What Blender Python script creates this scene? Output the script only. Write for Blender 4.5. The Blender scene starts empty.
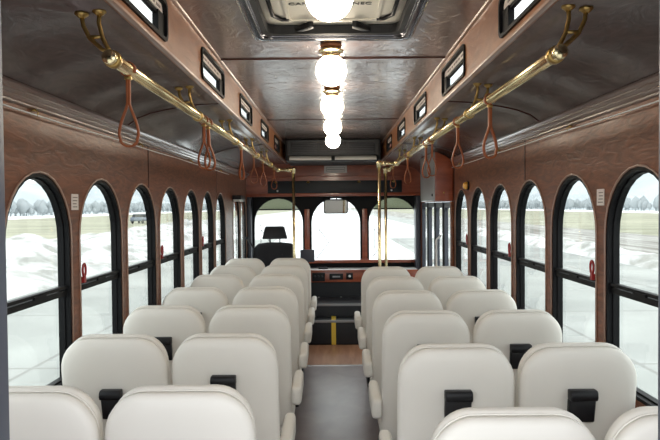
import bpy, bmesh, math, random
from mathutils import Vector, noise
random.seed(7)
PI = math.pi
SC = bpy.context.scene
COL = SC.collection

# ------------------------------------------------------------------ camera, world, sun, exposure
EYE = 1.62
cam_d = bpy.data.cameras.new('camera')
cam = bpy.data.objects.new('camera', cam_d); COL.objects.link(cam)
cam_d.sensor_width = 36.0; cam_d.lens = 36.0 * 610 / 660
cam_d.clip_start = 0.02; cam_d.clip_end = 3000
cam.location = (-0.006, 0, EYE)
cam.rotation_euler = (math.radians(90 - 1.27), math.radians(0.5), math.radians(0.28))
SC.camera = cam

W = bpy.data.worlds.new('overcast'); SC.world = W; W.use_nodes = True
nt = W.node_tree; nt.nodes.clear()
wo = nt.nodes.new('ShaderNodeOutputWorld'); bg = nt.nodes.new('ShaderNodeBackground')
tc = nt.nodes.new('ShaderNodeTexCoord'); nz = nt.nodes.new('ShaderNodeTexNoise'); cr = nt.nodes.new('ShaderNodeValToRGB')
nz.inputs['Scale'].default_value = 2.2; nz.inputs['Detail'].default_value = 4
cr.color_ramp.elements[0].position = .35; cr.color_ramp.elements[0].color = (.86, .93, 1, 1)
cr.color_ramp.elements[1].position = .65; cr.color_ramp.elements[1].color = (1, 1, 1, 1)
nt.links.new(tc.outputs['Generated'], nz.inputs['Vector']); nt.links.new(nz.outputs['Fac'], cr.inputs['Fac'])
nt.links.new(cr.outputs['Color'], bg.inputs['Color']); nt.links.new(bg.outputs['Background'], wo.inputs['Surface'])
bg.inputs['Strength'].default_value = 1.15

sd = bpy.data.lights.new('sun', 'SUN'); sd.energy = 0.5; sd.angle = math.radians(12); sd.color = (1, .97, .92)
sun = bpy.data.objects.new('sun', sd); COL.objects.link(sun)
sun.rotation_euler = (math.radians(28), math.radians(12), 0)

vs = SC.view_settings
vs.view_transform = 'Standard'; vs.look = 'None'; vs.gamma = 1; vs.use_curve_mapping = False
vs.exposure = 1.3

# ------------------------------------------------------------------ materials
def mat(name, col, rough=.5, metal=0, coat=0, coat_r=.1, emis=None, spec=.5):
    m = bpy.data.materials.new(name); m.use_nodes = True
    b = m.node_tree.nodes['Principled BSDF']
    b.inputs['Base Color'].default_value = (*col, 1)
    b.inputs['Roughness'].default_value = rough; b.inputs['Metallic'].default_value = metal
    b.inputs['Coat Weight'].default_value = coat; b.inputs['Coat Roughness'].default_value = coat_r
    b.inputs['Specular IOR Level'].default_value = spec
    if name.startswith('varnished_'): b.inputs['Coat IOR'].default_value = 1.9
    if emis:
        b.inputs['Emission Color'].default_value = (*emis[0], 1); b.inputs['Emission Strength'].default_value = emis[1]
    return m

def vary(m, c0, c1, scale=(4, 4, 4), detail=4, p0=.3, p1=.7, dist=0, bump=0, bdist=.002, nscale=1.0):
    """noise colour variation and matching bump in object space"""
    t = m.node_tree; b = t.nodes['Principled BSDF']
    tc = t.nodes.new('ShaderNodeTexCoord'); mp = t.nodes.new('ShaderNodeMapping')
    n = t.nodes.new('ShaderNodeTexNoise'); r = t.nodes.new('ShaderNodeValToRGB')
    mp.inputs['Scale'].default_value = scale
    n.inputs['Scale'].default_value = nscale; n.inputs['Detail'].default_value = detail; n.inputs['Distortion'].default_value = dist
    r.color_ramp.elements[0].position = p0; r.color_ramp.elements[0].color = (*c0, 1)
    r.color_ramp.elements[1].position = p1; r.color_ramp.elements[1].color = (*c1, 1)
    t.links.new(tc.outputs['Object'], mp.inputs['Vector']); t.links.new(mp.outputs['Vector'], n.inputs['Vector'])
    t.links.new(n.outputs['Fac'], r.inputs['Fac']); t.links.new(r.outputs['Color'], b.inputs['Base Color'])
    if bump:
        bp = t.nodes.new('ShaderNodeBump'); bp.inputs['Strength'].default_value = bump; bp.inputs['Distance'].default_value = bdist
        t.links.new(n.outputs['Fac'], bp.inputs['Height']); t.links.new(bp.outputs['Normal'], b.inputs['Normal'])
        if m.node_tree.nodes['Principled BSDF'].inputs['Coat Weight'].default_value > 0:
            t.links.new(bp.outputs['Normal'], b.inputs['Coat Normal'])
    return m

M = {}
M['wall_wood'] = vary(mat('mahogany_wall', (.1, .04, .02), .42, coat=.25, coat_r=.2, spec=.3),
                      (.11, .033, .012), (.235, .078, .032), (16, 5, 22), 5, .3, .7, 2.5, .5, .003)
M['cler_wood'] = vary(mat('mahogany_clerestory', (.2, .09, .05), .42, coat=.25, coat_r=.18, spec=.35),
                      (.23, .088, .034), (.34, .140, .058), (9, 3, 10), 5, .3, .7, 2.5, .5, .004)
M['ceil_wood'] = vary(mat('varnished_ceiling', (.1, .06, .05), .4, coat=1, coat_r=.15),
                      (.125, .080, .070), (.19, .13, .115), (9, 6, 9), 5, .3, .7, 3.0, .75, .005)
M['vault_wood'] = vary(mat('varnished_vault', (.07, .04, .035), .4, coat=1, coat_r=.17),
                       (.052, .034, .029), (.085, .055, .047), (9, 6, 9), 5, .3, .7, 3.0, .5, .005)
M['front_wood'] = vary(mat('red_mahogany', (.16, .045, .02), .35, coat=.6, coat_r=.12),
                       (.23, .048, .02), (.40, .095, .04), (3, 5, 14), 5, .3, .7, 1.2, .1, .002)
M['batten'] = mat('dark_red_batten', (.06, .018, .014), .4, coat=.3)
M['cornice'] = mat('varnished_cornice', (.13, .075, .06), .28, coat=1, coat_r=.12)
M['edge_wood'] = mat('edge_bead', (.38, .24, .18), .3, coat=.6)
M['black'] = mat('black_aluminium', (.004, .004, .005), .55, spec=.2)
M['rubber'] = mat('black_rubber', (.018, .018, .02), .6)
M['plastic'] = mat('black_plastic', (.008, .008, .010), .45, spec=.35)
M['vinyl'] = vary(mat('cream_vinyl', (.7, .66, .6), .42, spec=.4), (.76, .73, .67), (.80, .77, .71), (3, 3, 3), 3, .3, .7, 0, .12, .003)
M['piping'] = mat('cream_piping', (.74, .71, .65), .5)
M['brass'] = mat('polished_brass', (.90, .76, .46), .2, 1)
M['brass_d'] = mat('aged_brass', (.46, .31, .11), .32, 1)
M['leather'] = mat('tan_leather', (.27, .070, .020), .5, spec=.35)
M['globe'] = mat('lit_glass_globe', (.95, .92, .86), .3, emis=((1, .88, .70), 12.0))
M['cream'] = mat('cream_plastic', (.80, .76, .66), .5)
M['chrome'] = mat('chrome_strip', (.20, .20, .22), .14, 1)
M['floor'] = vary(mat('grey_aisle_vinyl', (.2, .17, .17), .33, coat=.5, coat_r=.25), (.21, .175, .18), (.30, .255, .26), (6, 4, 6), 6, .3, .7, .5, .2, .003)
M['planks'] = vary(mat('oak_planks', (.4, .22, .13), .4, coat=.3), (.34, .15, .08), (.55, .30, .18), (14, 1.5, 1), 4, .3, .7, .3)
M['white_strip'] = mat('white_edge_strip', (.92, .92, .92), .25, .6)
M['charcoal'] = mat('charcoal_vinyl', (.013, .015, .019), .45, spec=.4)
M['yellow'] = mat('yellow_tape', (.75, .52, .06), .5)
M['grey_paint'] = mat('grey_paint', (.30, .30, .31), .4, metal=.3)
M['bluegrey'] = mat('blue_grey_frame', (.055, .062, .085), .4)
M['dash_top'] = mat('pale_dash_laminate', (.72, .70, .68), .35, coat=.5)
M['plate'] = mat('pale_plate', (.78, .70, .66), .4)
M['plate_ink'] = mat('grey_ink', (.25, .20, .19), .6)
M['red'] = mat('red_plastic', (.35, .02, .02), .4)
M['amber'] = mat('amber_lens', (.85, .42, .06), .25, coat=1)
M['pale_lens'] = mat('pale_lens', (.75, .75, .72), .3, coat=1)
M['mirror'] = mat('mirror_glass', (.85, .85, .87), .03, 1)
M['visor'] = mat('olive_visor', (.36, .38, .31), .6)
v = mat('olive_visor', (.50, .51, .42), .6); t = v.node_tree; b = t.nodes['Principled BSDF']; o = t.nodes['Material Output']
tl = t.nodes.new('ShaderNodeBsdfTranslucent'); tl.inputs['Color'].default_value = (.45, .47, .38, 1); mx = t.nodes.new('ShaderNodeMixShader'); mx.inputs[0].default_value = .75
t.links.new(b.outputs[0], mx.inputs[1]); t.links.new(tl.outputs[0], mx.inputs[2]); t.links.new(mx.outputs[0], o.inputs[0]); M['visor'] = v
M['white_metal'] = mat('white_metal', (.8, .8, .8), .4)
M['fabric_black'] = mat('black_seat_cloth', (.016, .017, .022), .65)
M['steel'] = mat('dark_steel', (.05, .05, .055), .45, .7)
M['outer'] = mat('bus_outer_paint', (.05, .09, .06), .4)

def glass_mat(name, tint, refl=.9):
    m = bpy.data.materials.new(name); m.use_nodes = True; t = m.node_tree; t.nodes.clear()
    o = t.nodes.new('ShaderNodeOutputMaterial'); mx = t.nodes.new('ShaderNodeMixShader')
    tr = t.nodes.new('ShaderNodeBsdfTransparent'); gl = t.nodes.new('ShaderNodeBsdfGlossy'); fr = t.nodes.new('ShaderNodeLayerWeight'); fr.inputs['Blend'].default_value = .5
    tr.inputs['Color'].default_value = (*tint, 1); gl.inputs['Roughness'].default_value = .02
    pw = t.nodes.new('ShaderNodeMath'); pw.operation = 'POWER'; pw.inputs[1].default_value = 5
    ml = t.nodes.new('ShaderNodeMath'); ml.operation = 'MULTIPLY_ADD'; ml.inputs[1].default_value = .55; ml.inputs[2].default_value = .03
    t.links.new(fr.outputs['Facing'], pw.inputs[0]); t.links.new(pw.outputs[0], ml.inputs[0])
    t.links.new(ml.outputs[0], mx.inputs[0]); t.links.new(tr.outputs[0], mx.inputs[1]); t.links.new(gl.outputs[0], mx.inputs[2])
    t.links.new(mx.outputs[0], o.inputs[0])
    return m
M['glass'] = glass_mat('window_glass', (.88, .90, .885))

# ------------------------------------------------------------------ mesh helpers
class MB:
    def __init__(s): s.v = []; s.f = []; s.mi = []; s.cur = 0; s.sm = []; s.smooth = False
    def add(s, vs, fs):
        o = len(s.v); s.v += [tuple(p) for p in vs]
        for f in fs: s.f.append([i + o for i in f]); s.mi.append(s.cur); s.sm.append(s.smooth)
        return s
    def box(s, x0, x1, y0, y1, z0, z1):
        return s.add([(x0, y0, z0), (x1, y0, z0), (x1, y1, z0), (x0, y1, z0), (x0, y0, z1), (x1, y0, z1), (x1, y1, z1), (x0, y1, z1)],
                     [(0, 3, 2, 1), (4, 5, 6, 7), (0, 1, 5, 4), (1, 2, 6, 5), (2, 3, 7, 6), (3, 0, 4, 7)])
    def prism(s, pts, a0, a1, axis):
        """closed 2D outline extruded along an axis: 'x' pts=(y,z); 'y' pts=(x,z); 'z' pts=(x,y)"""
        n = len(pts)
        def P(p, a): return {'x': (a, p[0], p[1]), 'y': (p[0], a, p[1]), 'z': (p[0], p[1], a)}[axis]
        vs = [P(p, a0) for p in pts] + [P(p, a1) for p in pts]
        fs = [[i, (i + 1) % n, (i + 1) % n + n, i + n] for i in range(n)] + [list(range(n))[::-1], [i + n for i in range(n)]]
        return s.add(vs, fs)
    def ring(s, outer, inner, a0, a1, axis):
        """frame between two outlines with the same number of points, extruded"""
        n = len(outer)
        def P(p, a): return {'x': (a, p[0], p[1]), 'y': (p[0], a, p[1]), 'z': (p[0], p[1], a)}[axis]
        vs = [P(p, a0) for p in outer] + [P(p, a0) for p in inner] + [P(p, a1) for p in outer] + [P(p, a1) for p in inner]
        fs = []
        for i in range(n):
            j = (i + 1) % n
            fs += [[i, j, j + n, i + n], [i + 2*n, i + 3*n, j + 3*n, j + 2*n], [i, i + 2*n, j + 2*n, j], [i + n, j + n, j + 3*n, i + 3*n]]
        return s.add(vs, fs)
    def tube(s, pts, r, n=10, closed=False, rz=None):
        pts = [Vector(p) for p in pts]; m = len(pts); sm = s.smooth; s.smooth = True
        rs = r if isinstance(r, (list, tuple)) else [r] * m
        prev = None; vs = []
        for i, p in enumerate(pts):
            if closed: t = pts[(i + 1) % m] - pts[i - 1]
            else: t = pts[min(i + 1, m - 1)] - pts[max(i - 1, 0)]
            t.normalize()
            if prev is None:
                a = Vector((0, 0, 1)) if abs(t.z) < .9 else Vector((1, 0, 0)); prev = t.cross(a).normalized()
            u = (prev - t * prev.dot(t)).normalized(); prev = u; w = t.cross(u)
            for k in range(n):
                th = 2 * PI * k / n; vs.append(p + (u * math.cos(th) + w * math.sin(th)) * rs[i])
        fs = []
        for i in range(m if closed else m - 1):
            j = (i + 1) % m
            for k in range(n): fs.append([i*n + k, i*n + (k+1) % n, j*n + (k+1) % n, j*n + k])
        if not closed: fs += [list(range(n))[::-1], [(m-1)*n + k for k in range(n)]]
        s.add(vs, fs); s.smooth = sm; return s
    def lathe(s, prof, c=(0, 0, 0), n=24, axis='z'):
        sm = s.smooth; s.smooth = True; vs = []; fs = []
        for (r, h) in prof:
            for k in range(n):
                a = 2 * PI * k / n; x, y = r * math.cos(a), r * math.sin(a)
                vs.append({'z': (c[0]+x, c[1]+y, c[2]+h), 'y': (c[0]+x, c[1]+h, c[2]+y), 'x': (c[0]+h, c[1]+x, c[2]+y)}[axis])
        m = len(prof)
        for i in range(m - 1):
            for k in range(n): fs.append([i*n + k, i*n + (k+1) % n, (i+1)*n + (k+1) % n, (i+1)*n + k])
        fs += [list(range(n))[::-1], [(m-1)*n + k for k in range(n)]]
        s.add(vs, fs); s.smooth = sm; return s
    def pillow(s, outline, layers, place):
        """stack of scaled copies of a closed 2D outline. layers: (depth, inset metres); place(u, v, d) -> xyz"""
        cx = sum(p[0] for p in outline) / len(outline); cy = (min(p[1] for p in outline) + max(p[1] for p in outline)) / 2
        hw = max(abs(p[0] - cx) for p in outline); hh = max(abs(p[1] - cy) for p in outline)
        n = len(outline); vs = []; fs = []; sm = s.smooth; s.smooth = True
        for (d, ins) in layers:
            for p in outline:
                vs.append(place(cx + (p[0]-cx) * (hw-ins)/hw, cy + (p[1]-cy) * (hh-ins)/hh, d))
        for i in range(len(layers) - 1):
            for k in range(n): fs.append([i*n + k, i*n + (k+1) % n, (i+1)*n + (k+1) % n, (i+1)*n + k])
        fs += [list(range(n))[::-1], [(len(layers)-1)*n + k for k in range(n)]]
        s.add(vs, fs); s.smooth = sm; return s
    def build(s, name, mats, parent=None, bevel=0, kind=None, loc=None):
        me = bpy.data.meshes.new(name)
        vs = s.v
        if loc: vs = [(a-loc[0], b-loc[1], c-loc[2]) for a, b, c in vs]
        me.from_pydata(vs, [], s.f)
        for i, p in enumerate(me.polygons): p.material_index = s.mi[i]; p.use_smooth = s.sm[i]
        if not isinstance(mats, (list, tuple)): mats = [mats]
        for m in mats: me.materials.append(m)
        bm = bmesh.new(); bm.from_mesh(me); bmesh.ops.recalc_face_normals(bm, faces=bm.faces); bm.to_mesh(me); bm.free()
        o = bpy.data.objects.new(name, me); COL.objects.link(o)
        if loc: o.location = loc
        if parent is not None: o.parent = parent
        if bevel:
            b = o.modifiers.new('bevel', 'BEVEL'); b.width = bevel; b.segments = 3; b.limit_method = 'ANGLE'; b.angle_limit = math.radians(40)
            for p in me.polygons: p.use_smooth = True
            if hasattr(me, 'shade_smooth'): pass
        if kind: o['kind'] = kind
        return o

def empty(name, loc=(0, 0, 0), rz=0):
    o = bpy.data.objects.new(name, None); COL.objects.link(o); o.location = loc; o.rotation_euler = (0, 0, rz)
    o.empty_display_size = .05; return o
def tag(o, label, cat, group=None, kind=None):
    o['label'] = label; o['category'] = cat
    if group: o['group'] = group
    if kind: o['kind'] = kind
    return o
def copy_tree(o, parent=None):
    c = o.copy(); COL.objects.link(c)
    if parent is not None: c.parent = parent
    for ch in list(o.children): copy_tree(ch, c)
    return c
def struct(name, mb, m, parent=None, bevel=0):
    o = mb.build(name, m, parent, bevel)
    if parent is None: o['kind'] = 'structure'
    return o

def arch(c, hw, zb, zs, n=14, ins=0):
    """arch outline: straight sides from zb to spring zs then a half round"""
    r = hw - ins; p = [(c + r, zb + ins)]
    for i in range(n + 1):
        a = PI * i / n; p.append((c + r * math.cos(a), zs + r * math.sin(a)))
    p.append((c - r, zb + ins)); return p
def rrect(cx, cz, hw, hh, r, n=5):
    p = []
    for (sx, sz, a0) in ((1, 1, 0), (-1, 1, 90), (-1, -1, 180), (1, -1, 270)):
        for i in range(n + 1):
            a = math.radians(a0 + 90 * i / n); p.append((cx + sx*(hw-r) + r*math.cos(a), cz + sz*(hh-r) + r*math.sin(a)))
    return p
def holed_wall(mb, a0, a1, z0, z1, t0, t1, holes, axis):
    """vertical wall sheet with thickness t0..t1; holes are outlines (u, z), convex in z for each u"""
    us = {a0, a1}
    for h in holes:
        for p in h: us.add(round(p[0], 5))
    us = sorted(us)
    def P(u, z, t): return (t, u, z) if axis == 'x' else (u, t, z)
    def rng(h, u, side):
        zs = []
        n = len(h); e = 1e-5 * side
        for i in range(n):
            p, q = h[i], h[(i+1) % n]; uu = u + e
            if (p[0] - uu) * (q[0] - uu) < 0: zs.append(p[1] + (q[1]-p[1]) * (uu-p[0]) / (q[0]-p[0]))
        return (min(zs), max(zs)) if zs else None
    for ua, ub in zip(us[:-1], us[1:]):
        if ub - ua < 1e-4: continue
        hit = None
        for h in holes:
            if min(p[0] for p in h) - 1e-6 <= ua and ub <= max(p[0] for p in h) + 1e-6: hit = h
        if hit:
            ra, rb = rng(hit, ua, 1), rng(hit, ub, -1)
            strips = [((z0, ra[0]), (z0, rb[0])), ((ra[1], z1), (rb[1], z1))]
        else: strips = [((z0, z1), (z0, z1))]
        for (A, B) in strips:
            if A[1]-A[0] < 1e-5 and B[1]-B[0] < 1e-5: continue
            vs = [P(ua, A[0], t0), P(ub, B[0], t0), P(ub, B[1], t0), P(ua, A[1], t0), P(ua, A[0], t1), P(ub, B[0], t1), P(ub, B[1], t1), P(ua, A[1], t1)]
            mb.add(vs, [(0, 1, 2, 3), (7, 6, 5, 4), (0, 4, 5, 1), (3, 2, 6, 7)])
    return mb

# ------------------------------------------------------------------ outside
GZ = -0.75
def ground_mat():
    m = mat('concrete_lot', (.4, .4, .38), .8)
    t = m.node_tree; b = t.nodes['Principled BSDF']
    tc = t.nodes.new('ShaderNodeTexCoord'); br = t.nodes.new('ShaderNodeTexBrick')
    br.offset = 0; br.inputs['Scale'].default_value = 1; br.inputs['Brick Width'].default_value = 4.5; br.inputs['Row Height'].default_value = 4.5
    br.inputs['Mortar Size'].default_value = .04; br.inputs['Color1'].default_value = (.335, .35, .335, 1); br.inputs['Color2'].default_value = (.355, .365, .35, 1)
    br.inputs['Mortar'].default_value = (.25, .25, .24, 1)
    n = t.nodes.new('ShaderNodeTexNoise'); n.inputs['Scale'].default_value = .35; n.inputs['Detail'].default_value = 6
    r = t.nodes.new('ShaderNodeValToRGB'); r.color_ramp.elements[0].position = .35; r.color_ramp.elements[0].color = (.78, .78, .78, 1)
    r.color_ramp.elements[1].position = .65; r.color_ramp.elements[1].color = (1.1, 1.1, 1.1, 1)
    mx = t.nodes.new('ShaderNodeMix'); mx.data_type = 'RGBA'; mx.blend_type = 'MULTIPLY'; mx.inputs[0].default_value = 1
    t.links.new(tc.outputs['Object'], br.inputs['Vector']); t.links.new(tc.outputs['Object'], n.inputs['Vector'])
    t.links.new(n.outputs['Fac'], r.inputs['Fac']); t.links.new(br.outputs['Color'], mx.inputs[6]); t.links.new(r.outputs['Color'], mx.inputs[7])
    t.links.new(mx.outputs[2], b.inputs['Base Color']); return m
M['lot'] = ground_mat()
M['snow'] = vary(mat('snow', (.7, .72, .72), .8), (.30, .30, .28), (.62, .62, .62), (.7, .7, 1.2), 8, .36, .56, .6)
M['clean_snow'] = vary(mat('clean_snow', (.85, .87, .88), .8), (.78, .80, .80), (.88, .89, .90), (.3, .3, .3), 5)
M['field'] = vary(mat('dry_grass', (.4, .38, .25), .9), (.22, .22, .155), (.36, .35, .26), (.05, .25, 1), 8, .35, .65, .4)
M['mud'] = vary(mat('slush_tracks', (.4, .37, .33), .9), (.16, .15, .13), (.38, .37, .35), (1.4, .12, 1), 6, .35, .62, .3)
M['bare_tree'] = mat('hazy_branches', (.33, .36, .375), .9)  # pale grey puts the haze of distance into the colour
M['hill'] = vary(mat('hazy_far_hill', (.40, .46, .52), .9), (.36, .40, .43), (.50, .54, .56), (.03, .03, .03), 6)  # haze over the hills painted in as a paler blue grey

def ground_plane(name, x0, x1, y0, y1, z, m):
    mb = MB(); mb.box(x0, x1, y0, y1, z - .3, z); return struct(name, mb, m)
ground_plane('ground', -9, 9.5, -30, 45, GZ, M['lot'])
ground_plane('snowy_lot', -9, 9.5, 45, 700, GZ + .01, M['clean_snow'])
ground_plane('added_snow_ahead', -4, 4, 12, 45.2, GZ + .012, M['clean_snow'])  # bright snow strip added to lift the windscreen view and the ceiling reflection
ground_plane('left_verge', -22, -9, -30, 700, GZ - .02, M['snow'])
ground_plane('left_field', -75, -22, -30, 1200, GZ - .01, M['field'])
ground_plane('left_far_snow', -200, -75, -30, 1300, GZ, M['clean_snow'])
ground_plane('right_lot', 9.5, 14, -30, 700, GZ - .03, M['lot'])
ground_plane('right_tracks', 14, 24, -30, 700, GZ - .02, M['mud'])
ground_plane('right_field', 24, 80, -30, 1200, GZ - .01, M['field'])
ground_plane('right_far_snow', 80, 200, -30, 1300, GZ, M['clean_snow'])

def hills(name, x0, side, base_h):
    mb = MB(); mb.smooth = True; ys = [-40 + 18*i for i in range(70)]
    vs = []; nr = 5
    for y in ys:
        for k in range(nr):
            u = k / (nr - 1)
            h = base_h * math.sin(u * PI / 2) * (1 + .35 * noise.noise(Vector((y * .012, side * 3, 0))) + .1 * noise.noise(Vector((y * .06, k, 2))))
            vs.append((x0 + side * u * 60, y, GZ + h))
    fs = [[i*nr + k, i*nr + k+1, (i+1)*nr + k+1, (i+1)*nr + k] for i in range(len(ys)-1) for k in range(nr-1)]
    mb.add(vs, fs); o = mb.build(name, M['hill']); o['kind'] = 'structure'
hills('left_hills', -112, -1, 17); hills('right_hills', 112, 1, 18)

def tree_mass(name, label, x0, x1, y0, y1, n, h0, h1):
    mb = MB(); mb.smooth = True
    for i in range(n):
        x = random.uniform(x0, x1); y = y0 + (y1-y0) * (i + random.random()) / n; h = random.uniform(h0, h1); r = h * .3
        mb.tube([(x, y, GZ - .1), (x, y, GZ + h*.5)], h*.03, 5)
        N = 8; prof = [(.05, .18), (.6, .32), (1, .52), (.82, .74), (.4, .92), (.04, 1)]
        vs = []
        for (pr, ph) in prof:
            for k in range(N):
                a = 2*PI*k/N; q = r * pr * random.uniform(.7, 1.25); vs.append((x + q*math.cos(a), y + q*math.sin(a), GZ + h*(ph + random.uniform(-.03, .03))))
        fs = [[a*N + k, a*N + (k+1) % N, (a+1)*N + (k+1) % N, (a+1)*N + k] for a in range(len(prof)-1) for k in range(N)]
        mb.add(vs, fs)
    o = mb.build(name, M['bare_tree']); tag(o, label, 'trees', kind='stuff')
tree_mass('tree_line', 'grey bare trees along the far edge of the left field', -110, -100, 40, 620, 620, 2.5, 6)
tree_mass('tree_line', 'grey bare trees along the far edge of the right field', 100, 110, 40, 620, 620, 2.5, 5.5)

def snow_bank(label, x0, x1, y0, y1, h, seed, nx=22, ny=150):
    mb = MB(); mb.smooth = True; vs = []
    for j in range(ny + 1):
        for i in range(nx + 1):
            u = i/nx; v = j/ny; x = x0 + (x1-x0)*u; y = y0 + (y1-y0)*v
            e = math.sin(PI*u)**.7 * min(1, v*14, (1-v)*14)
            n1 = noise.fractal(Vector((x*.35 + seed, y*.28, seed)), 1.0, 2.0, 5)
            n2 = noise.noise(Vector((x*1.6, y*1.6, seed*3)))
            vs.append((x, y, GZ - .03 + max(0, e * h * (.75 + .7*n1 + .14*n2))))
    fs = [[j*(nx+1)+i, j*(nx+1)+i+1, (j+1)*(nx+1)+i+1, (j+1)*(nx+1)+i] for j in range(ny) for i in range(nx)]
    mb.add(vs, fs); o = mb.build('snow_bank', M['snow']); return tag(o, label, 'snow bank')
snow_bank('long lumpy bank of ploughed dirty snow beyond the left windows', -19, -8.5, 4, 70, 1.0, 2.3)
snow_bank('low strip of ploughed snow beyond the right windows', 11.6, 13.8, 14, 60, .45, 5.1, 10, 120)

def car(x, y, rz, col, label, snowroof=True):
    r = empty('parked_car', (x, y, GZ), rz); tag(r, label, 'car')
    m = mat('car_paint', col, .3, coat=1)
    b = MB(); b.prism([(-2.1, .35), (2.1, .35), (2.15, .75), (1.2, .92), (-2.0, .98), (-2.15, .6)], -.85, .85, 'y'); b.build('body', m, r, .06)
    c = MB(); c.prism([(-1.8, .94), (1.0, .9), (.35, 1.42), (-1.35, 1.45)], -.72, .72, 'y'); c.build('cabin', M['charcoal'], r, .06)
    for sx in (-1.3, 1.3):
        for sy in (-.8, .8):
            w = MB(); w.lathe([(.2, -.1), (.33, -.1), (.33, .1), (.2, .1)], (sx, sy, .33), 20, 'y'); w.build('wheel', M['rubber'], r)
    if snowroof:
        s = MB(); s.box(-1.3, .35, -.66, .66, 1.44, 1.52); s.build('roof_snow', M['clean_snow'], r, .03)
car(-30, 95, 1.5, (.10, .13, .18), 'dark blue car parked beyond the snow bank seen through the third left window')

# ------------------------------------------------------------------ bus shell
XW = 1.17; Y0 = .90; YH = 8.20; YF = 8.38; TW = .05
ZB, ZS, HW = .856, 1.488, .275
LC = [2.42 + .646 * k for k in range(-1, 7)]          # left window centres; the first is out of view, added to let in light
RC = [2.36 + .646 * k for k in range(-1, 6)]  # right window centres; the rearmost is unseen, added for light
DW = [7.33, 7.90]                                      # driver's side windows
lh = [arch(c, HW, ZB, ZS) for c in LC] + [arch(c, .24, ZB, 1.52) for c in DW]
struct('wall_left', holed_wall(MB(), Y0, YF, 0, 2.12, -XW, -XW - TW, lh, 'x'), M['wall_wood'])
rh = [arch(c, HW, ZB, ZS) for c in RC]
struct('wall_right', holed_wall(MB(), Y0, 5.95, 0, 2.12, XW, XW + TW, rh, 'x'), M['wall_wood'])
mb = MB(); mb.box(XW, XW + TW, 5.95, YF, 1.66, 2.12); mb.box(XW, XW+TW, 8.14, YF, 0, 1.66)
struct('wall_right_over_door', mb, M['wall_wood'])

wn = 0
def make_window(c, side, hw, zs, rail=True, ring=False):
    global wn; wn += 1
    D = .050 if hw > .25 else .022; G = .034 if hw > .25 else .012
    s = side; mb = MB(); mb.smooth = False
    o = arch(c, hw, ZB, zs); i1 = arch(c, hw, ZB, zs, ins=.014); i2 = arch(c, hw, ZB, zs, ins=.021)
    mb.ring(o, i1, s*(XW + .001), s*(XW + D), 'x')
    mb.ring(i1, i2, s*(XW + D*.45), s*(XW + D), 'x')
    f = mb.build('window_%d' % wn, M['black']); f['kind'] = 'structure'
    mo = MB(); mo.tube([(s*(XW - .002), p[0], p[1]) for p in arch(c, hw + .005, ZB - .005, zs)], .0045, 8)
    mo.build('arch_bead', M['edge_wood'], f)  # bead coloured paler than the wall, the rim's highlight painted in
    p = MB(); p.prism(arch(c, hw, ZB, zs, ins=.018), s*(XW + G), s*(XW + G + .004), 'x'); p.build('pane', M['glass'], f)
    if rail:
        r = MB(); r.box(*sorted((s*(XW+.014), s*(XW+.033))), c - hw + .014, c + hw - .014, 1.238, 1.262)
        r.box(*sorted((s*(XW+.010), s*(XW+.033))), c - hw + .014, c + hw - .014, 1.268, 1.282)
        r.box(*sorted((s*(XW+.004), s*(XW+.014))), c - .05, c + .05, 1.262, 1.274)
        r.build('sash_rail', M['black'], f)
    if ring:
        y = c - hw + .026; g = MB()
        g.tube([(s*(XW - .008), y + .017*math.cos(a), 1.335 + .030*math.sin(a)) for a in [2*PI*k/16 for k in range(16)]], .0055, 6, closed=True)
        g.box(*sorted((s*(XW-.012), s*(XW+.020))), y - .012, y + .012, 1.278, 1.306)
        g.build('release_ring', M['red'], f)
for k, c in enumerate(LC): make_window(c, -1, HW, ZS, True, k in (2, 4, 6))
for k, c in enumerate(RC): make_window(c, 1, HW, ZS, True, k in (2, 4, 6))
for c in DW: make_window(c, -1, .24, 1.52, False)

# wall seams (thin dark joints between the panels)
tn = 0
def trim(mb, m, bevel=0):
    global tn; tn += 1
    return struct('trim_%d' % tn, mb, m, None, bevel)
for s, ys in ((-1, (3.85, 6.10)), (1, (3.74, 5.90))):
    for y in ys:
        c = min(LC if s < 0 else RC, key=lambda q: abs(q - y)); d = abs(y - c)
        zb = ZS + math.sqrt(max(0, HW**2 - d*d)) + .02 if d < HW else ZB
        if d > HW + .01: zb = 1.0
        mb = MB(); mb.box(*sorted((s*XW, s*(XW-.004))), y - .005, y + .005, zb, 2.03); trim(mb, M['batten'])

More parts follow.
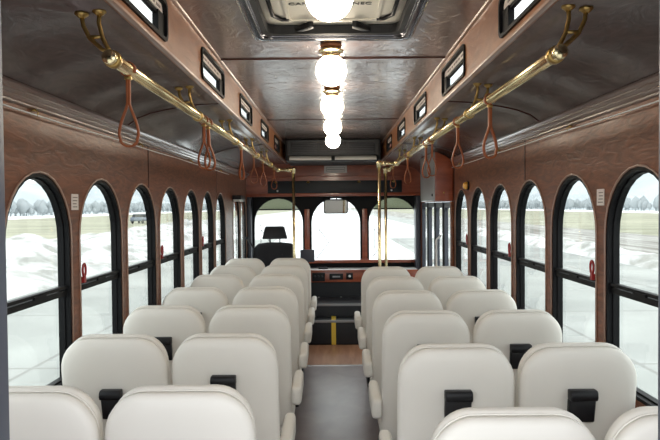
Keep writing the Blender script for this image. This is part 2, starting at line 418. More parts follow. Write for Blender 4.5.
# vault ceilings on both sides, the clerestory walls, the flat middle
VP = [(1.175, 2.03), (1.14, 2.085), (1.09, 2.122), (1.02, 2.148), (.94, 2.166), (.86, 2.180), (.76, 2.192), (.62, 2.200)]
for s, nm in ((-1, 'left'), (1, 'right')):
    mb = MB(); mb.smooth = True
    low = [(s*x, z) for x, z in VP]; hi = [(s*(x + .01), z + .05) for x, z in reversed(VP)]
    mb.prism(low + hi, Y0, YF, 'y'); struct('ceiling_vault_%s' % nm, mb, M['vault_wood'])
    # seams across the vault
    for y in (1.15, 3.40, 5.65):
        b = MB(); lo = [(s*(x - .003), z - .006) for x, z in VP]; up = [(s*x, z) for x, z in reversed(VP)]
        b.prism(lo + up, y - .007, y + .007, 'y'); trim(b, M['batten'])
    # cornice of stepped mouldings along the wall top
    b = MB(); b.smooth = True
    prof = [(1.172, 2.006), (1.163, 2.006), (1.156, 2.011), (1.156, 2.018), (1.150, 2.022), (1.145, 2.029), (1.148, 2.036), (1.142, 2.040),
            (1.136, 2.047), (1.139, 2.054), (1.133, 2.058), (1.128, 2.066), (1.131, 2.074), (1.136, 2.079), (1.150, 2.080), (1.172, 2.05)]
    b.smooth = False; b.prism([(s*x, z) for x, z in prof], Y0, YH if s < 0 else 5.93, 'y'); trim(b, M['cornice'])
    # clerestory wall with window holes
    CW = [1.95 + 1.165*k for k in range(5)]
    holes = [rrect(c, 2.294, .285, .070, .030) for c in CW]
    mb = holed_wall(MB(), Y0, YF, 2.195, 2.43, s*.61, s*.635, holes, 'x'); struct('wall_clerestory_%s' % nm, mb, M['cler_wood'])
    b = MB(); b.box(*sorted((s*.602, s*.622)), Y0, YH, 2.188, 2.199); trim(b, M['edge_wood'], .002)
    b = MB(); b.prism([(s*.610, 2.400), (s*.610, 2.412), (s*.594, 2.412), (s*.598, 2.404)], Y0, YH, 'y'); trim(b, M['edge_wood'])
    for k, c in enumerate(CW):
        wn += 1; f = MB()
        f.ring(rrect(c, 2.294, .290, .075, .034), rrect(c, 2.294, .276, .061, .026), s*.601, s*.640, 'x')
        fo = f.build('window_%d' % wn, M['black']); fo['kind'] = 'structure'
        g = MB(); g.box(*sorted((s*.618, s*.630)), c - .275, c + .275, 2.322, 2.354); g.build('notice_strip', M['plate'], fo)
        t = MB()
        x = c - .2
        while x < c + .2:                                   # unreadable small print
            w = random.uniform(.02, .05); t.box(*sorted((s*.6168, s*.6185)), x, x + w, 2.332, 2.341); x += w + random.uniform(.01, .03)
        t.build('fine_print', M['plate_ink'], fo)
        g = MB(); g.box(*sorted((s*.612, s*.634)), c + .20, c + .275, 2.234, 2.318); g.box(*sorted((s*.618, s*.634)), c - .275, c + .2, 2.306, 2.318); g.build('vent_slider', M['black'], fo)
        g = MB(); g.box(*sorted((s*.630, s*.634)), c - .278, c + .2, 2.230, 2.32); g.build('pane', M['glass'], fo)
mb = MB()
# flat middle ceiling with a square hatch opening
HX, HY0, HY1 = .335, 2.16, 2.83
mb.box(-.635, .635, Y0, HY0, 2.41, 2.45); mb.box(-.635, .635, HY1, YF, 2.41, 2.45)
mb.box(-.635, -HX, HY0, HY1, 2.41, 2.45); mb.box(HX, .635, HY0, HY1, 2.41, 2.45)
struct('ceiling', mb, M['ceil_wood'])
for y in (1.05, 3.27, 5.55):
    b = MB(); b.box(-.605, .605, y - .009, y + .009, 2.404, 2.41); trim(b, M['batten'], .002)

# roof hatch
h = empty('roof_hatch', (0, (HY0+HY1)/2, 2.41)); tag(h, 'cream square roof hatch with a dark chromed frame and black handles', 'roof hatch')
def rr3(hx, hy, r): return rrect(0, 0, hx, hy, r)
hl = (HY1-HY0)/2
f = MB(); f.ring(rr3(HX+.028, hl+.025, .05), rr3(HX-.012, hl-.012, .05), -.022, -.0005, 'z')
f.ring(rr3(HX-.006, hl-.006, .05), rr3(HX-.018, hl-.018, .05), -.012, .06, 'z'); f.build('frame', M['chrome'], h, .004)
f = MB(); f.ring(rr3(HX-.012, hl-.012, .05), rr3(HX-.04, hl-.05, .06), -.008, .03, 'z'); f.build('gasket', M['rubber'], h)
f = MB(); f.pillow(rr3(HX-.02, hl-.02, .06), [(.075, 0), (.05, 0), (.035, .02), (.030, .05), (.028, .10)], lambda u, v, d: (u, v, d)); f.build('inner_panel', M['cream'], h)
f = MB(); f.ring(rr3(.20, .20, .03), rr3(.185, .185, .03), .020, .030, 'z'); f.build('recess_rim', M['cream'], h)
for s in (-1, 1):
    f = MB(); f.prism([(s*.13, .26), (s*.17, .26), (s*.105, .185), (s*.085, .185), (s*.085, .215)][::s], -.006, .020, 'z')
    f.build('handle', M['plastic'], h, .004)
    f = MB(); f.tube([(s*.255, -.20, .02), (s*.255, .10, .02), (s*.22, .16, .02), (s*.19, .165, .02)], .009, 8); f.build('hinge_arm', M['plastic'], h)
def text_mesh(body, size, m, name, parent, loc, rot):
    cu = bpy.data.curves.new(name, 'FONT'); cu.body = body; cu.size = size; cu.extrude = .0008; cu.align_x = 'CENTER'; cu.align_y = 'CENTER'
    t = bpy.data.objects.new(name + '_src', cu); COL.objects.link(t)
    bpy.context.view_layer.update()
    dg = bpy.context.evaluated_depsgraph_get()
    me = bpy.data.meshes.new_from_object(t.evaluated_get(dg)); bpy.data.objects.remove(t)
    me.materials.clear(); me.materials.append(m)
    o = bpy.data.objects.new(name, me); COL.objects.link(o); o.parent = parent; o.location = loc; o.rotation_euler = rot; return o
for tx, bx in (('CAMS', -.128), ('NEC', .118)):
    text_mesh(tx, .040, M['black'], 'lettering', h, (bx, -.02, .026), (PI, 0, 0))

# header bulkhead, front wall with three arched windscreens
mb = MB(); mb.box(-XW, XW, YH, YH + .04, 1.757, 2.46); struct('wall_header', mb, M['front_wood'])
mb = MB(); mb.box(-XW, XW, YH + .04, YF, 1.757, 1.79); struct('header_soffit', mb, M['black'])
mb = MB(); mb.box(-XW + .002, XW - .2, YH - .018, YH, 2.018, 2.034); trim(mb, M['front_wood'], .004)
mb = MB(); mb.box(-XW + .002, XW - .002, YH - .015, YH, 1.757, 1.800); trim(mb, M['front_wood'], .004)
WSX = [-.757, .032, .820]; wsw = .350
fh = [arch(c, wsw, ZB, 1.40) for c in WSX]
struct('wall_front', holed_wall(MB(), -XW - .02, XW + .02, -.2, 1.80, YF, YF + .06, fh, 'y'), M['black'])
for k, c in enumerate(WSX):
    wn += 1; f = MB()
    f.ring(arch(c, wsw, ZB, 1.40), arch(c, wsw, ZB, 1.40, ins=.016), YF - .004, YF + .07, 'y')
    fo = f.build('window_%d' % wn, M['black']); fo['kind'] = 'structure'
    p = MB(); p.prism(arch(c, wsw, ZB, 1.40, ins=.014), YF + .045, YF + .05, 'y'); p.build('pane', M['glass'], fo)
    if k != 1:
        v = MB(); v.box(c - wsw + .04, c + wsw - .04, YF + .075, YF + .085, 1.59, 1.85); v.box(c - wsw + .03, c + wsw - .03, YF + .073, YF + .087, 1.575, 1.592)
        v.cur = 0
        v.build('sun_visor', M['visor'], fo)
        v = MB(); v.box(c - wsw + .025, c + wsw - .025, YF + .071, YF + .089, 1.574, 1.590); v.build('visor_edge', M['plastic'], fo)
    if k > -1:
        a = (c + .0 if k == 1 else c - .02)
        v = MB(); v.tube([(a - .27, YF + .10, .90), (a - .10, YF + .10, 1.12), (a - .23, YF + .10, 1.30)], .006, 6)
        v.tube([(a - .235, YF + .098, 1.02), (a - .235, YF + .098, 1.38)], .005, 6); v.build('wiper', M['grey_paint'], fo)
for x in ((WSX[0]+WSX[1])/2, (WSX[1]+WSX[2])/2):
    b = MB(); b.box(x - .034, x + .034, YF - .03, YF, .865, 1.585); b.box(x - .050, x + .050, YF - .035, YF, .865, .90)
    b.box(x - .012, x + .012, YF - .038, YF - .03, .90, 1.585); trim(b, M['front_wood'], .004)
b = MB(); b.box(-XW + .005, XW - .005, YF - .05, YF, .845, .886); trim(b, M['front_wood'], .006)
# inner corner posts by the windscreen
b = MB(); b.box(-XW + .002, -1.115, YF - .16, YF, .62, 1.757); trim(b, M['bluegrey'], .01)
b = MB(); b.box(1.105, XW - .002, YF - .2, YF, 0, 1.757); trim(b, M['bluegrey'], .01)

# floor
mb = MB(); mb.box(-XW - .05, XW + .05, -.2, 6.165, -.06, 0); struct('floor', mb, M['floor'])
mb = MB(); mb.box(-XW - .05, XW + .05, 6.195, YF + .06, -.06, .0); struct('floor_front', mb, M['planks'])
mb = MB(); mb.box(-XW, XW, 6.165, 6.195, -.06, .004); trim(mb, M['white_strip'])
mb = MB(); mb.box(-XW - .1, XW + .1, -.2, YF + .06, -.2, -.06); struct('floor_chassis', mb, M['steel'])

# rear bulkhead with a doorway in the middle and an unseen window each side, added to let light through
fr = .477; h1 = rrect(-.82, 1.42, .27, .46, .08); h2 = rrect(.80, 1.42, .27, .46, .08)
mb = MB(); holed_wall(mb, -1.22, -fr - .018, 0, 2.46, Y0 - .05, Y0, [h1], 'y'); holed_wall(mb, fr, 1.22, 0, 2.46, Y0 - .05, Y0, [h2], 'y')
mb.box(-fr, fr - .01, Y0 - .05, Y0, 2.15, 2.46)
struct('wall_rear', mb, M['bluegrey'])
mb = MB()
for s, x in ((-1, -fr - .018), (1, fr)):
    mb.box(*sorted((x, x + s*.03)), Y0 - .065, Y0 + .012, 0, 2.15)
trim(mb, M['bluegrey'], .006)

# folding entrance door on the right
mb = MB(); ys = [6.0, 6.53, 7.06, 7.59, 8.12]
for a, b_ in zip(ys[:-1], ys[1:]):
    mb.ring(rrect((a+b_)/2, .78, (b_-a)/2 - .004, .875, .03), rrect((a+b_)/2, .84, (b_-a)/2 - .065, .76, .05), XW + .005, XW + .045, 'x')
dr = mb.build('door_1', M['bluegrey']); dr['kind'] = 'structure'
for a, b_ in zip(ys[:-1], ys[1:]):
    p = MB(); p.prism(rrect((a+b_)/2, .84, (b_-a)/2 - .062, .763, .05), XW + .022, XW + .027, 'x'); p.build('pane', M['glass'], dr)
p = MB()
for a in ys[1:-1]: p.box(XW - .006, XW + .004, a - .022, a + .022, -.08, 1.655)
p.build('rubber_edge', M['rubber'], dr)
p = MB(); p.tube([(XW - .03, 6.58, .7), (XW - .06, 6.60, .75), (XW - .06, 6.60, 1.25), (XW - .01, 6.58, 1.3)], .012, 8); p.build('door_handle', M['white_metal'], dr)
b = MB(); b.box(XW - .03, XW, 5.93, 6.0, 0, 1.66); trim(b, M['wall_wood'], .006)

# baseboard heater cover along the walls
for s, nm, y1 in ((-1, 'left', 6.9), (1, 'right', 5.9)):
    b = MB(); b.box(*sorted((s*XW, s*(XW-.02))), Y0, y1, 0, .12); struct('baseboard_%s' % nm, b, M['steel'], None, .004)

# ------------------------------------------------------------------ seats
def seat_outline(w, h, r, n=9, br=.05):
    p = []
    for (sx, sy, a0, rr) in ((1, 1, 0, r), (-1, 1, 90, r), (-1, -1, 180, br), (1, -1, 270, br)):
        for i in range(n + 1):
            a = math.radians(a0 + 90*i/n)
            ex = 1.0; cxx = math.cos(a); sy_ = math.sin(a)
            ry = rr * 1.12 if rr == r else rr
            p.append((sx*(w/2 - rr) + rr*cxx, (h - ry if sy > 0 else ry) + ry*sy_))
    return p
TILT = math.tan(math.radians(7))
BB = .40; BT = 1.086                     # back bottom and top
def back_place(u, v, d):                 # v height in the back, d depth forward from the rear face
    z = BB + v; bulge = 0
    return (u, d + (BT - z) * TILT, z)
def make_seat():
    r = empty('passenger_seat')
    Wd = .443; Hh = BT - BB
    sh = MB(); o = seat_outline(Wd, Hh - .006, .118)
    sh.pillow(o, [(.0, .13), (-.004, .06), (0, .026), (.008, .010), (.020, .002), (.034, 0), (.050, .004), (.052, .012)][1:] if False else
              [(-.004, .09), (-.001, .045), (.005, .020), (.013, .007), (.026, 0), (.045, .001), (.050, .006)], back_place)
    back = sh.build('backrest', M['vinyl'], r)
    c = MB(); o2 = seat_outline(Wd - .012, Hh, .112)
    c.pillow(o2, [(.046, .010), (.054, .002), (.070, 0), (.090, .003), (.108, .014), (.118, .034), (.122, .07)],
             lambda u, v, d: back_place(u, v + .004, d))
    c.build('back_cushion', M['vinyl'], r)
    pp = MB(); pp.tube([back_place(u, v + .002, .047) for u, v in seat_outline(Wd - .006, Hh - .006, .116)], .0032, 6, closed=True)
    pp.build('piping', M['piping'], back)
    sc = MB(); so = rrect(0, .30, .215, .225, .06)
    sc.pillow(so, [(.36, .02), (.37, .004), (.385, 0), (.43, 0), (.448, .008), (.458, .03), (.462, .07)], lambda u, v, d: (u, v + .02, d))
    sc.build('seat_cushion', M['vinyl'], r)
    b = MB(); b.box(-.19, .19, .10, .50, .325, .358); b.build('seat_pan', M['steel'], r, .006)
    for s in (-1, 1):
        l = MB(); l.prism([(.16, 0), (.44, 0), (.44, .02), (.34, .05), (.33, .325), (.25, .325), (.24, .05), (.16, .02)], s*.15 - .014, s*.15 + .014, 'x')
        l.build('leg', M['steel'], r, .003)
    # black latch on the back of the seat
    lt = MB(); y0 = (BT - .84) * TILT
    lt.prism([(y0 - .002, .800), (y0 - .018, .803), (y0 - .034, .885), (y0 - .030, .893), (y0 + .002, .893)], -.049, .049, 'x')
    lo = lt.build('back_latch', M['plastic'], r, .005)
    lc = MB(); lc.prism([(y0 - .012, .892), (y0 - .046, .890), (y0 - .052, .904), (y0 - .050, .922), (y0 - .042, .930), (y0 - .012, .930)], -.051, .051, 'x')
    lc.build('latch_cap', M['plastic'], lo, .005)
    return r
def make_arm(root, side):
    """folding padded armrest on the aisle side"""
    a = MB(); o = rrect(0, 0, .028, .050, .019, 5)
    def pl(u, v, d):
        return (side*(.247) + u, d, .590 + v + (d - .1) * .06)
    a.pillow(o, [(.050, .020), (.056, .009), (.068, .002), (.09, 0), (.34, .001), (.365, .005), (.378, .014), (.382, .024)], pl)
    ao = a.build('armrest', M['vinyl'], root)
    p = MB(); p.tube([(side*.216, .11, .585), (side*.226, .11, .585)], .016, 10); p.build('armrest_pivot', M['steel'], ao)
ORD = ['first', 'second', 'third', 'fourth', 'fifth', 'sixth', 'seventh']
def seat_protos():
    out = {}
    for key, side in (('L', 1), ('R', -1), ('W', 0)):
        p = make_seat()
        if side: make_arm(p, side)
        out[key] = p
    return out
PR = seat_protos(); used = set()
def put_seat(key, x, y, label, group, low=False):
    o = PR[key] if key not in used else copy_tree(PR[key]); used.add(key)
    o.location = (x, y, 0); tag(o, label, 'seat', group)
    if low:
        for c in o.children:
            if c.name.startswith('back_latch'): c.location.z -= .055; c.scale.x = .85
for k in range(6, -1, -1):
    y = 1.735 + .75*k; n = ORD[k]; end = ', nearest' if k == 0 else (', farthest' if k == 6 else '')
    put_seat('L', -.462, y, 'cream vinyl aisle seat in the %s row left of the aisle%s' % (n, end), 'seats along the left of the aisle')
    put_seat('W', -.925, y, 'cream vinyl seat against the left windows in the %s row%s' % (n, end), 'seats along the left windows', low=(k == 1))
for k in range(5, -1, -1):
    y = 1.51 + .75*k; n = ORD[k]; end = ', nearest' if k == 0 else (', farthest' if k == 5 else '')
    put_seat('R', .456, y, 'cream vinyl aisle seat in the %s row right of the aisle%s' % (n, end), 'seats along the right of the aisle')
    put_seat('W', .918, y, 'cream vinyl seat against the right windows in the %s row%s' % (n, end), 'seats along the right windows')

# ------------------------------------------------------------------ lamps
def make_lamp():
    r = empty('globe_lamp')
    b = MB(); b.lathe([(.052, -.001), (.052, -.018), (.050, -.020)], n=28); b.build('mounting_block', M['cler_wood'], r)
    b = MB(); b.lathe([(.044, -.019), (.046, -.026), (.058, -.030), (.062, -.036), (.058, -.041), (.046, -.044), (.044, -.058), (.050, -.063), (.050, -.068), (.040, -.070)], n=28)
    b.build('brass_collar', M['brass'], r)
    g = MB(); R = .0755; n = 18
    g.lathe([(R*math.sin(PI*(.17 + .83*i/n)) if i < n else .001, -.066 - R*.86 + R*math.cos(PI*(.17 + .83*i/n))) for i in range(n+1)], n=32)
    g.build('glass_globe', M['globe'], r); return r
lamp0 = None
LP = ['mounted just this side of the roof hatch', 'just beyond the roof hatch', 'third from the camera on the ceiling', 'fourth from the camera on the ceiling', 'farthest, by the dark front unit']
for k in range(5):
    o = lamp0 = make_lamp() if k == 0 else copy_tree(lamp0)
    y = [1.93, 2.98, 4.03, 5.08, 6.14][k]
    o.location = (-.012 + (.003 * k), y, 2.41)
    tag(o, 'lit white globe lamp on a brass collar, %s' % LP[k], 'lamp', 'globe lamps down the ceiling')

# ------------------------------------------------------------------ brass grab rails
XR, ZR = .645, 2.055
def make_rail(s, y0, y1, label, elbow_y):
    r = empty('grab_rail', (s*XR, y0, ZR)); tag(r, label, 'grab rail', 'brass rails under the ceiling')
    b = MB(); b.tube([(0, 0, 0), (0, y1 - y0 - .02, 0)], .0185, 20); b.build('rail', M['brass'], r)
    b = MB(); b.lathe([(.019, -.012), (.021, -.01), (.0215, .006), (.019, .010)], (0, 0, 0), 20, 'y'); b.build('end_cap', M['brass'], r)
    y = 1.79; first = None
    while y < y1:
        br = MB(); yy = y - y0
        A = [(s*.090, yy, .136), (s*.086, yy, .100), (s*.068, yy, .063), (s*.032, yy, .030), (s*.004, yy, .016)]
        B = [(s*.038, yy, .143), (s*.040, yy, .105), (s*.030, yy, .063), (s*.016, yy, .035), (s*.004, yy, .016)]
        br.tube(A, .0065, 8); br.tube(B, .0065, 8)
        br.tube([(s*.070, yy, .066), (s*.030, yy, .066)], .0055, 8)
        br.lathe([(.021, -.014), (.0255, -.012), (.0255, .012), (.021, .014)], (0, yy, 0), 20, 'y')
        bo = br.build('bracket', M['brass_d'], r)
        f = MB()
        for (px, py, pz) in (A[0], B[0]): f.lathe([(.020, .0), (.020, -.006), (.012, -.012), (.008, -.016)], (px, yy, pz + .0), 14)
        f.build('mounting_foot', M['brass_d'], bo)
        y += 1.12
    return r
make_rail(-1, 1.765, 7.15, 'polished brass grab rail running along the left side under the ceiling', 7.15)
make_rail(1, 1.755, 7.10, 'polished brass grab rail running along the right side under the ceiling', 6.2)
def pole(x, y, top, elbow_to, label):
    r = empty('stanchion_pole', (x, y, 0)); tag(r, label, 'pole', 'brass floor to rail poles')
    b = MB(); b.tube([(0, 0, .01), (0, 0, top)], .0165, 18); b.build('pole', M['brass'], r)
    b = MB(); b.lathe([(.045, .0), (.045, .008), (.024, .014), (.020, .03)], n=20); b.build('floor_flange', M['brass_d'], r)
    b = MB(); b.lathe([(.019, top - .045), (.024, top - .04), (.024, top - .012), (.032, top), (.032, top + .010), (.022, top + .022), (.006, top + .028)], n=20)
    if elbow_to is not None:
        d = elbow_to - x; b.tube([(0, 0, top - .002), (d - (.02 if d > 0 else -.02), 0, top - .002)], .017, 14)
        b.lathe([(.024, -.018), (.029, -.014), (.029, .014), (.024, .018)], (d, 0, top - .002), 18, 'y')
        b.lathe([(.020, -.018), (.025, -.016), (.025, .016), (.020, .018)], (d*.28, 0, top - .002), 18, 'x')
    b.build('elbow_fitting', M['brass'], r)
pole(-.465, 7.13, ZR, -XR, 'brass pole left of the aisle joined to the left rail behind the driver')
pole(.465, 6.20, ZR, XR, 'taller nearer brass pole right of the aisle with a crossbar to the right rail')
pole(.605, 7.08, ZR - .01, XR, 'farther brass pole at the right rail end beside the entrance')

# ------------------------------------------------------------------ leather straps
def strap(s, y, label, turn=0.0, tw=0.0, L=.195):
    r = empty('hanging_strap', (s*XR, y, ZR)); tag(r, label, 'strap', 'leather hand straps on the rails')
    def band(mb, pts, w, t, dirw):
        """flat band along pts, width direction dirw"""
        P = [Vector(p) for p in pts]; vs = []; n = len(P); D = Vector(dirw)
        for i, p in enumerate(P):
            tg = (P[min(i+1, n-1)] - P[max(i-1, 0)]).normalized(); nn = tg.cross(D).normalized()
            for a, b_ in ((-w, -t), (w, -t), (w, t), (-w, t)): vs.append(p + D*a + nn*b_)
        fs = []
        for i in range(n-1):
            for k in range(4): fs.append([i*4+k, i*4+(k+1) % 4, (i+1)*4+(k+1) % 4, (i+1)*4+k])
        fs += [[3, 2, 1, 0], [(n-1)*4+k for k in range(4)]]; mb.add(vs, fs)
    b = MB(); b.smooth = True
    lp = [(.0225*math.cos(a), 0, .0225*math.sin(a)) for a in [math.radians(-70 - 320*i/20) for i in range(21)]]
    band(b, lp, .009, .002, (0, 1, 0))
    b.build('rail_loop', M['leather'], r)
    c = MB(); c.smooth = True; ca, sa = math.cos(turn), math.sin(turn)
    neck = .085; low = L
    pts = []
    for i in range(13):
        t = i/12
        z = -.022 - neck*min(1, t*3) if t < .3334 else -.022 - neck - (low-neck)*((t-.3334)/.6667)
        w = .003 if t < .3334 else .003 + .0265*math.sin(min(1, (t-.3334)/.6667*1.12)*PI*.5)**1.3
        pts.append((w, z))
    pts[-1] = (.026, pts[-1][1])
    cz = pts[-1][1]
    bot = [(.0265*math.cos(a), cz - .024*math.sin(a)) for a in [PI*i/10 for i in range(1, 10)]]
    full = pts + bot + [(-x, z) for x, z in reversed(pts)]
    band(c, [(x*ca, x*sa + tw*(-z), z) for x, z in full], .0070, .0033, (-sa, ca, 0))
    c.build('hand_loop', M['leather'], r)
    k = MB(); k.box(-.011, .011, -.009, .009, -.033, -.020); k.build('clasp', M['brass_d'], r, .003)
strap(-1, 1.92, 'large tan leather strap nearest the camera on the left rail', .1)
strap(-1, 3.04, 'tan leather strap hanging straight, near half of the pair on the left rail', .5)
strap(-1, 3.14, 'tan leather strap swung sideways, far half of the pair on the left rail', -.3, .22)
strap(-1, 4.28, 'narrow leather strap seen edge on at the middle of the left rail', 1.2, .05)
strap(-1, 4.95, 'leather strap fourth back along the left rail before the front bulkhead', .2)
strap(-1, 5.60, 'leather strap with an open loop against the front bulkhead, left rail', -.2, .06)
strap(-1, 6.65, 'small distant leather strap last on the left rail beside the brass pole', .1)
strap(1, 2.53, 'large tan leather strap nearest the camera on the right rail', .25)
strap(1, 3.18, 'tan leather strap second from the camera on the right rail', .1)
strap(1, 4.00, 'leather strap overlapping another, nearer half of the pair on the right rail', -.1)
strap(1, 4.26, 'leather strap behind another, farther half of the pair on the right rail', .3)
strap(1, 5.30, 'leather strap hanging before the front bulkhead left of the grey cabinet', .2)
strap(1, 6.60, 'small distant leather strap last on the right rail between the brass poles', .1)

# ------------------------------------------------------------------ pull cords and wall plates
def cord(s, label):
    r = empty('pull_cord', (s*1.146, Y0, 1.985)); tag(r, label, 'pull cord', 'pull cords under the cornices')
    L = (6.7 if s < 0 else 5.9) - Y0; pts = []
    for i in range(40):
        y = L*i/39; pts.append((0, y, -.004*math.sin(PI*((y + .3) % 1.3)/1.3)))
    b = MB(); b.tube(pts, .0028, 6); b.build('cord', M['white_metal'], r)
    y = 2.36 - Y0 if s < 0 else 3.0 - Y0 - 1.3
    while y < L:
        h_ = MB(); h_.tube([(s*.022, y, .022), (s*.006, y, .020), (-s*.004, y, .006), (0, y, -.006), (s*.006, y, .002)], .003, 6)
        h_.lathe([(.010, .012), (.010, .016), (.004, .022)], (s*.014, y, -.0), 10); h_.build('hook', M['brass_d'], r); y += 1.3
cord(-1, 'pale bell cord strung under the cornice along the left wall')
cord(1, 'pale bell cord strung under the cornice along the right wall')
for s, y, lb in ((-1, 2.742, 'small pale notice plate between the first two left windows in view'), (1, 2.683, 'small pale notice plate between the first two right windows in view')):
    r = empty('notice_plate', (s*XW, y, 1.65)); tag(r, lb, 'notice', 'notice plates on the window posts')
    b = MB(); b.box(*sorted((0, -s*.004)), -.036, .036, -.036, .036); b.build('plate', M['plate'], r, .002)
    t = MB()
    for k in range(4): t.box(*sorted((-s*.0038, -s*.0048)), -.027, random.uniform(.01, .027), .018 - .014*k, .0225 - .014*k)
    t.build('fine_print', M['plate_ink'], r)

# ------------------------------------------------------------------ front fittings
r = empty('air_conditioning_unit', (0, 7.15, 2.41)); tag(r, 'wide black air conditioning unit hanging below the front ceiling', 'air conditioner')
b = MB(); b.box(-.56, .56, .02, .9, -.25, -.001); b.build('housing', M['charcoal'], r, .01)
b = MB(); b.ring(rrect(0, -.10, .53, .085, .02), rrect(0, -.10, .49, .060, .02), -.005, .02, 'y')
for x in (-.17, .17): b.box(x - .012, x + .012, -.003, .02, -.16, -.04)
b.build('grille_frame', M['charcoal'], r)
for x in (-.33, 0, .33):
    g = MB(); w = .15
    for k in range(6): g.box(x - w, x + w, .0, .016, -.155 + k*.020, -.147 + k*.020)
    g.build('grille', M['steel'], r)
b = MB(); b.prism([(.02, -.19), (-.10, -.235), (-.12, -.262), (-.10, -.270), (.02, -.262)], -.525, .525, 'x'); b.build('lower_lip', M['charcoal'], r, .004)
for x0, x1 in ((-.505, -.02), (.02, .50)):
    b = MB(); b.prism([(-.034, -.207), (-.098, -.2335), (-.114, -.256), (-.118, -.256), (-.102, -.229), (-.036, -.202)], x0, x1, 'x'); b.build('diffuser', M['pale_lens'], r)
r = empty('header_plate', (.033, YH, 2.117)); tag(r, 'small pale rectangular plate centred on the wooden header', 'notice')
b = MB(); b.box(-.152, .152, -.006, 0, -.049, .049); b.build('plate', M['plate'], r, .003)
t = MB(); t.ring(rrect(0, 0, .125, .028, .004), rrect(0, 0, .121, .024, .004), -.0075, -.0055, 'y'); t.box(-.115, .115, -.0075, -.0055, -.004, .003); t.build('fine_print', M['plate_ink'], r)
r = empty('notice_board', (.02, YH, 1.88)); tag(r, 'long black panel screwed across the wooden header above the windscreens', 'panel')
b = MB(); b.box(-.90, .90, -.012, 0, -.080, .086); b.build('panel', M['charcoal'], r, .003)
for x in (-.79, -.355, .325, .79):
    b = MB(); b.lathe([(.004, -.03), (.017, -.026), (.017, -.016), (.006, -.012)], (x, 0, .070), 12, 'y')
    b.lathe([(.008, -.010), (.026, 0), (.026, .004)], (x, -.024, .066), 12); b.build('clip', M['brass_d'], r)
for x in (-.77, .76):
    b = MB(); b.lathe([(.004, -.024), (.012, -.020), (.012, -.012)], (x, 0, -.048), 12, 'y'); b.build('white_button', M['white_metal'], r)

r = empty('rear_view_mirror', (.043, 8.18, 1.757)); tag(r, 'wide rear view mirror hanging over the middle windscreen', 'mirror')
r.rotation_euler = (math.radians(10), 0, math.radians(4))
b = MB(); b.tube([(0, 0, .0), (0, 0, -.05), (-.01, -.01, -.09)], .008, 8); b.build('stem', M['plastic'], r)
b = MB(); b.pillow(rrect(0, -.135, .165, .098, .035), [(.012, .05), (.0, .01), (-.012, 0), (-.026, 0), (-.030, .004)], lambda u, v, d: (u - .01, d, v)); b.build('mirror_case', M['plastic'], r)
b = MB(); b.prism(rrect(-.01, -.135, .152, .085, .03), -.033, -.0301, 'y'); b.build('mirror_face', M['mirror'], r)

# overhead cabinet above the entrance with the amber lamp beside it
r = empty('overhead_cabinet', (1.075, 6.4, 1.664)); tag(r, 'wooden cabinet with a grey steel side hanging over the entrance', 'cabinet')
b = MB(); b.prism([(.09, 0), (-.085, 0), (-.085, .478), (-.055, .472), (.012, .443), (.062, .407), (.09, .36)], -.45, .47, 'y'); b.build('body', M['front_wood'], r, .005)
b = MB(); b.box(-.095, -.085, -.445, .465, .004, .480); b.build('side_panel', M['grey_paint'], r, .002)
b = MB(); b.lathe([(.002, -.012), (.012, -.010), (.014, -.002), (.014, .0)], (-.095, -.36, .06), 12, 'x'); b.build('key_lock', M['plastic'], r)
b = MB(); b.lathe([(.004, -.007), (.009, -.004), (.009, .0)], (.0, -.45, .08), 12, 'y'); b.build('catch', M['brass_d'], r)
r = empty('marker_lamp', (1.17, 5.30, 1.79)); tag(r, 'small amber marker lamp on the right wall beside the cabinet', 'lamp')
b = MB(); b.lathe([(.04, -.012), (.04, 0)], (0, 0, 0), 18, 'x'); b.build('base', M['plastic'], r)
b = MB(); b.lathe([(.004, -.05), (.022, -.044), (.033, -.028), (.035, -.012)], (0, 0, 0), 18, 'x'); b.build('lens', M['amber'], r)

r = empty('reading_light', (-1.17, 7.1, 1.70)); tag(r, 'small black box lamp with a pale lens above the driver window', 'lamp')
b = MB(); b.box(.002, .10, -.06, .30, .012, .06); b.build('housing', M['plastic'], r, .006)
b = MB(); b.box(.01, .095, -.05, .29, -.012, .012); b.build('lens', M['pale_lens'], r, .006)

# black engine cover and kick panel up front
r = empty('engine_cover', (-.01, 7.10, 0)); tag(r, 'black stepped engine cover with a yellow stripe at the aisle end', 'engine cover')
b = MB(); b.box(-.395, .40, 0, .30, .001, .285); b.build('lower_step', M['charcoal'], r, .012)
b = MB(); b.box(-.395, .40, .30, .92, .001, .43); b.build('upper_deck', M['charcoal'], r, .012)
b = MB(); b.box(-.026, .026, -.003, .0005, .004, .280); b.box(-.026, .026, -.003, .29, .2845, .287); b.build('yellow_stripe', M['yellow'], r)
for x in (-.19, .10):
    b = MB(); b.lathe([(.010, .43), (.010, .436), (.003, .439)], (x, .86, 0), 10); b.build('rivet', M['white_metal'], r)
b = MB(); b.box(-.40, .405, -.006, .012, .262, .290); b.build('step_edge_highlight', M['grey_paint'], r, .004)  # grey strip paints the highlight along the tread edge
b = MB(); b.box(-.40, .405, .294, .312, .408, .435); b.build('deck_edge_highlight', M['grey_paint'], r, .004)  # grey strip paints the shine along the ledge

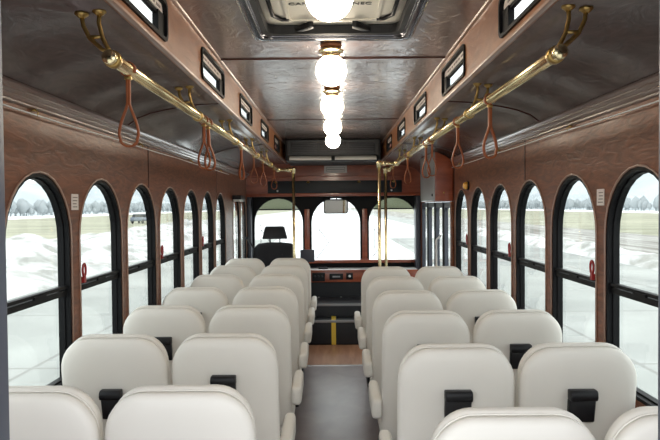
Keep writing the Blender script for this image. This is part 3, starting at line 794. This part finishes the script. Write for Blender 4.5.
r = empty('dashboard', (0, 8.05, 0)); tag(r, 'red wooden dashboard with a pale top and black instruments', 'dashboard')
b = MB(); b.box(-1.10, 1.09, .0, .27, .003, .62); b.build('kick_panel', M['charcoal'], r)
b = MB(); b.box(-1.10, 1.09, -.02, .27, .62, .765); b.build('fascia', M['front_wood'], r, .006)
b = MB(); b.box(-1.11, 1.10, -.045, .275, .765, .785); b.build('top', M['dash_top'], r, .005)
b = MB(); b.box(-1.11, 1.10, -.052, -.044, .757, .784); b.build('edge_band', M['front_wood'], r)
b = MB(); b.box(-.29, -.12, -.034, -.02, .635, .745); b.build('gauge_cluster', M['plastic'], r, .004)
for x in (-.25, -.205, -.16):
    g = MB(); g.lathe([(.004, -.040), (.016, -.038), (.016, -.034)], (x, 0, .70), 14, 'y'); g.build('switch', M['steel'], r)
b = MB(); b.box(-.06, .12, -.034, -.02, .655, .735); b.build('radio', M['plastic'], r, .004)
b = MB(); b.box(-.02, .08, -.037, -.033, .685, .705); b.build('radio_display', M['grey_paint'], r)
b = MB(); b.box(.16, .25, -.034, -.02, .655, .74); b.build('switch_panel', M['plastic'], r, .004)
b = MB(); b.lathe([(.006, -.046), (.018, -.044), (.018, -.034)], (.205, 0, .70), 14, 'y'); b.build('knob', M['white_metal'], r)
r = empty('sunglasses_case', (-.145, 8.17, .785)); tag(r, 'small flat black case lying on the pale dashboard top', 'case')
b = MB(); b.pillow(rrect(0, 0, .065, .028, .024), [(.0, .004), (.006, 0), (.016, .002), (.022, .012)], lambda u, v, d: (u, v, d)); b.build('lid', M['plastic'], r)
r = empty('fare_terminal', (-.335, 7.72, .4305)); tag(r, 'blue grey fare terminal on a post beside the driver seat', 'terminal')
b = MB(); b.box(-.09, .09, -.03, .03, .49, .645); b.build('screen_box', M['bluegrey'], r, .01)
b = MB(); b.tube([(0, 0, .0), (0, 0, .49)], .018, 10); b.lathe([(.05, 0.0005), (.05, .012), (.02, .018)], n=16); b.build('post', M['plastic'], r)

# driver seat
r = empty('driver_seat', (-.715, 7.42, 0)); tag(r, 'black high backed driver seat with a headrest behind the left windscreen', 'seat')
def dp(u, v, d): return (u, d - (v - 1.1)*.12, v)
b = MB(); b.pillow([(.10, 1.386), (-.10, 1.386), (-.118, 1.372), (-.128, 1.33), (-.150, 1.245), (-.148, 1.232), (.148, 1.232), (.150, 1.245), (.128, 1.33), (.118, 1.372)],
         [(-.05, .02), (-.058, .006), (-.03, 0), (.03, 0), (.05, .01), (.056, .03)], dp); b.build('headrest', M['fabric_black'], r)
b = MB()
for s in (-1, 1): b.tube([dp(s*.06, 1.15, 0), dp(s*.06, 1.24, 0)], .009, 8)
b.build('headrest_post', M['steel'], r)
b = MB(); b.pillow([(.20, 1.175), (.08, 1.190), (-.08, 1.190), (-.20, 1.175), (-.238, 1.145), (-.252, 1.0), (-.245, .75), (-.235, .60), (.235, .60), (.245, .75), (.252, 1.0), (.238, 1.145)],
         [(-.05, .05), (-.062, .015), (-.05, .002), (-.02, 0), (.04, 0), (.062, .015), (.066, .05)], dp); b.build('backrest', M['fabric_black'], r)
b = MB(); b.pillow(rrect(0, .27, .25, .25, .06), [(.50, .03), (.51, .006), (.53, 0), (.60, 0), (.62, .012), (.63, .04)], lambda u, v, d: (u, v, d)); b.build('seat_cushion', M['fabric_black'], r)
b = MB(); b.prism([(-.02, .001), (.5, .001), (.44, .06), (.34, .12), (.34, .42), (.42, .50), (.04, .50), (.12, .42), (.12, .12), (.04, .06)], -.17, .17, 'x'); b.build('pedestal', M['steel'], r, .01)
for s in (-1, 1):
    b = MB(); b.pillow(rrect(0, 0, .028, .03, .02), [(.0, .01), (.02, 0), (.30, 0), (.32, .012)], lambda u, v, d: (s*.285 + u, d + .05, .80 + v)); b.build('armrest', M['fabric_black'], r)
b = MB(); b.tube([(-.34, .02, 1.24), (-.31, -.02, 1.20), (-.25, -.06, 1.12), (-.24, -.02, .95)], .013, 8); b.lathe([(.002, 0), (.02, .006), (.02, .03), (.002, .036)], (-.345, .02, 1.225), 12); b.build('seat_belt', M['plastic'], r)
for x in (-.10, .09):
    b = MB(); b.lathe([(.004, -.070), (.010, -.067), (.010, -.055)], (x, .02, 1.04), 10, 'y'); b.build('back_stud', M['steel'], r)
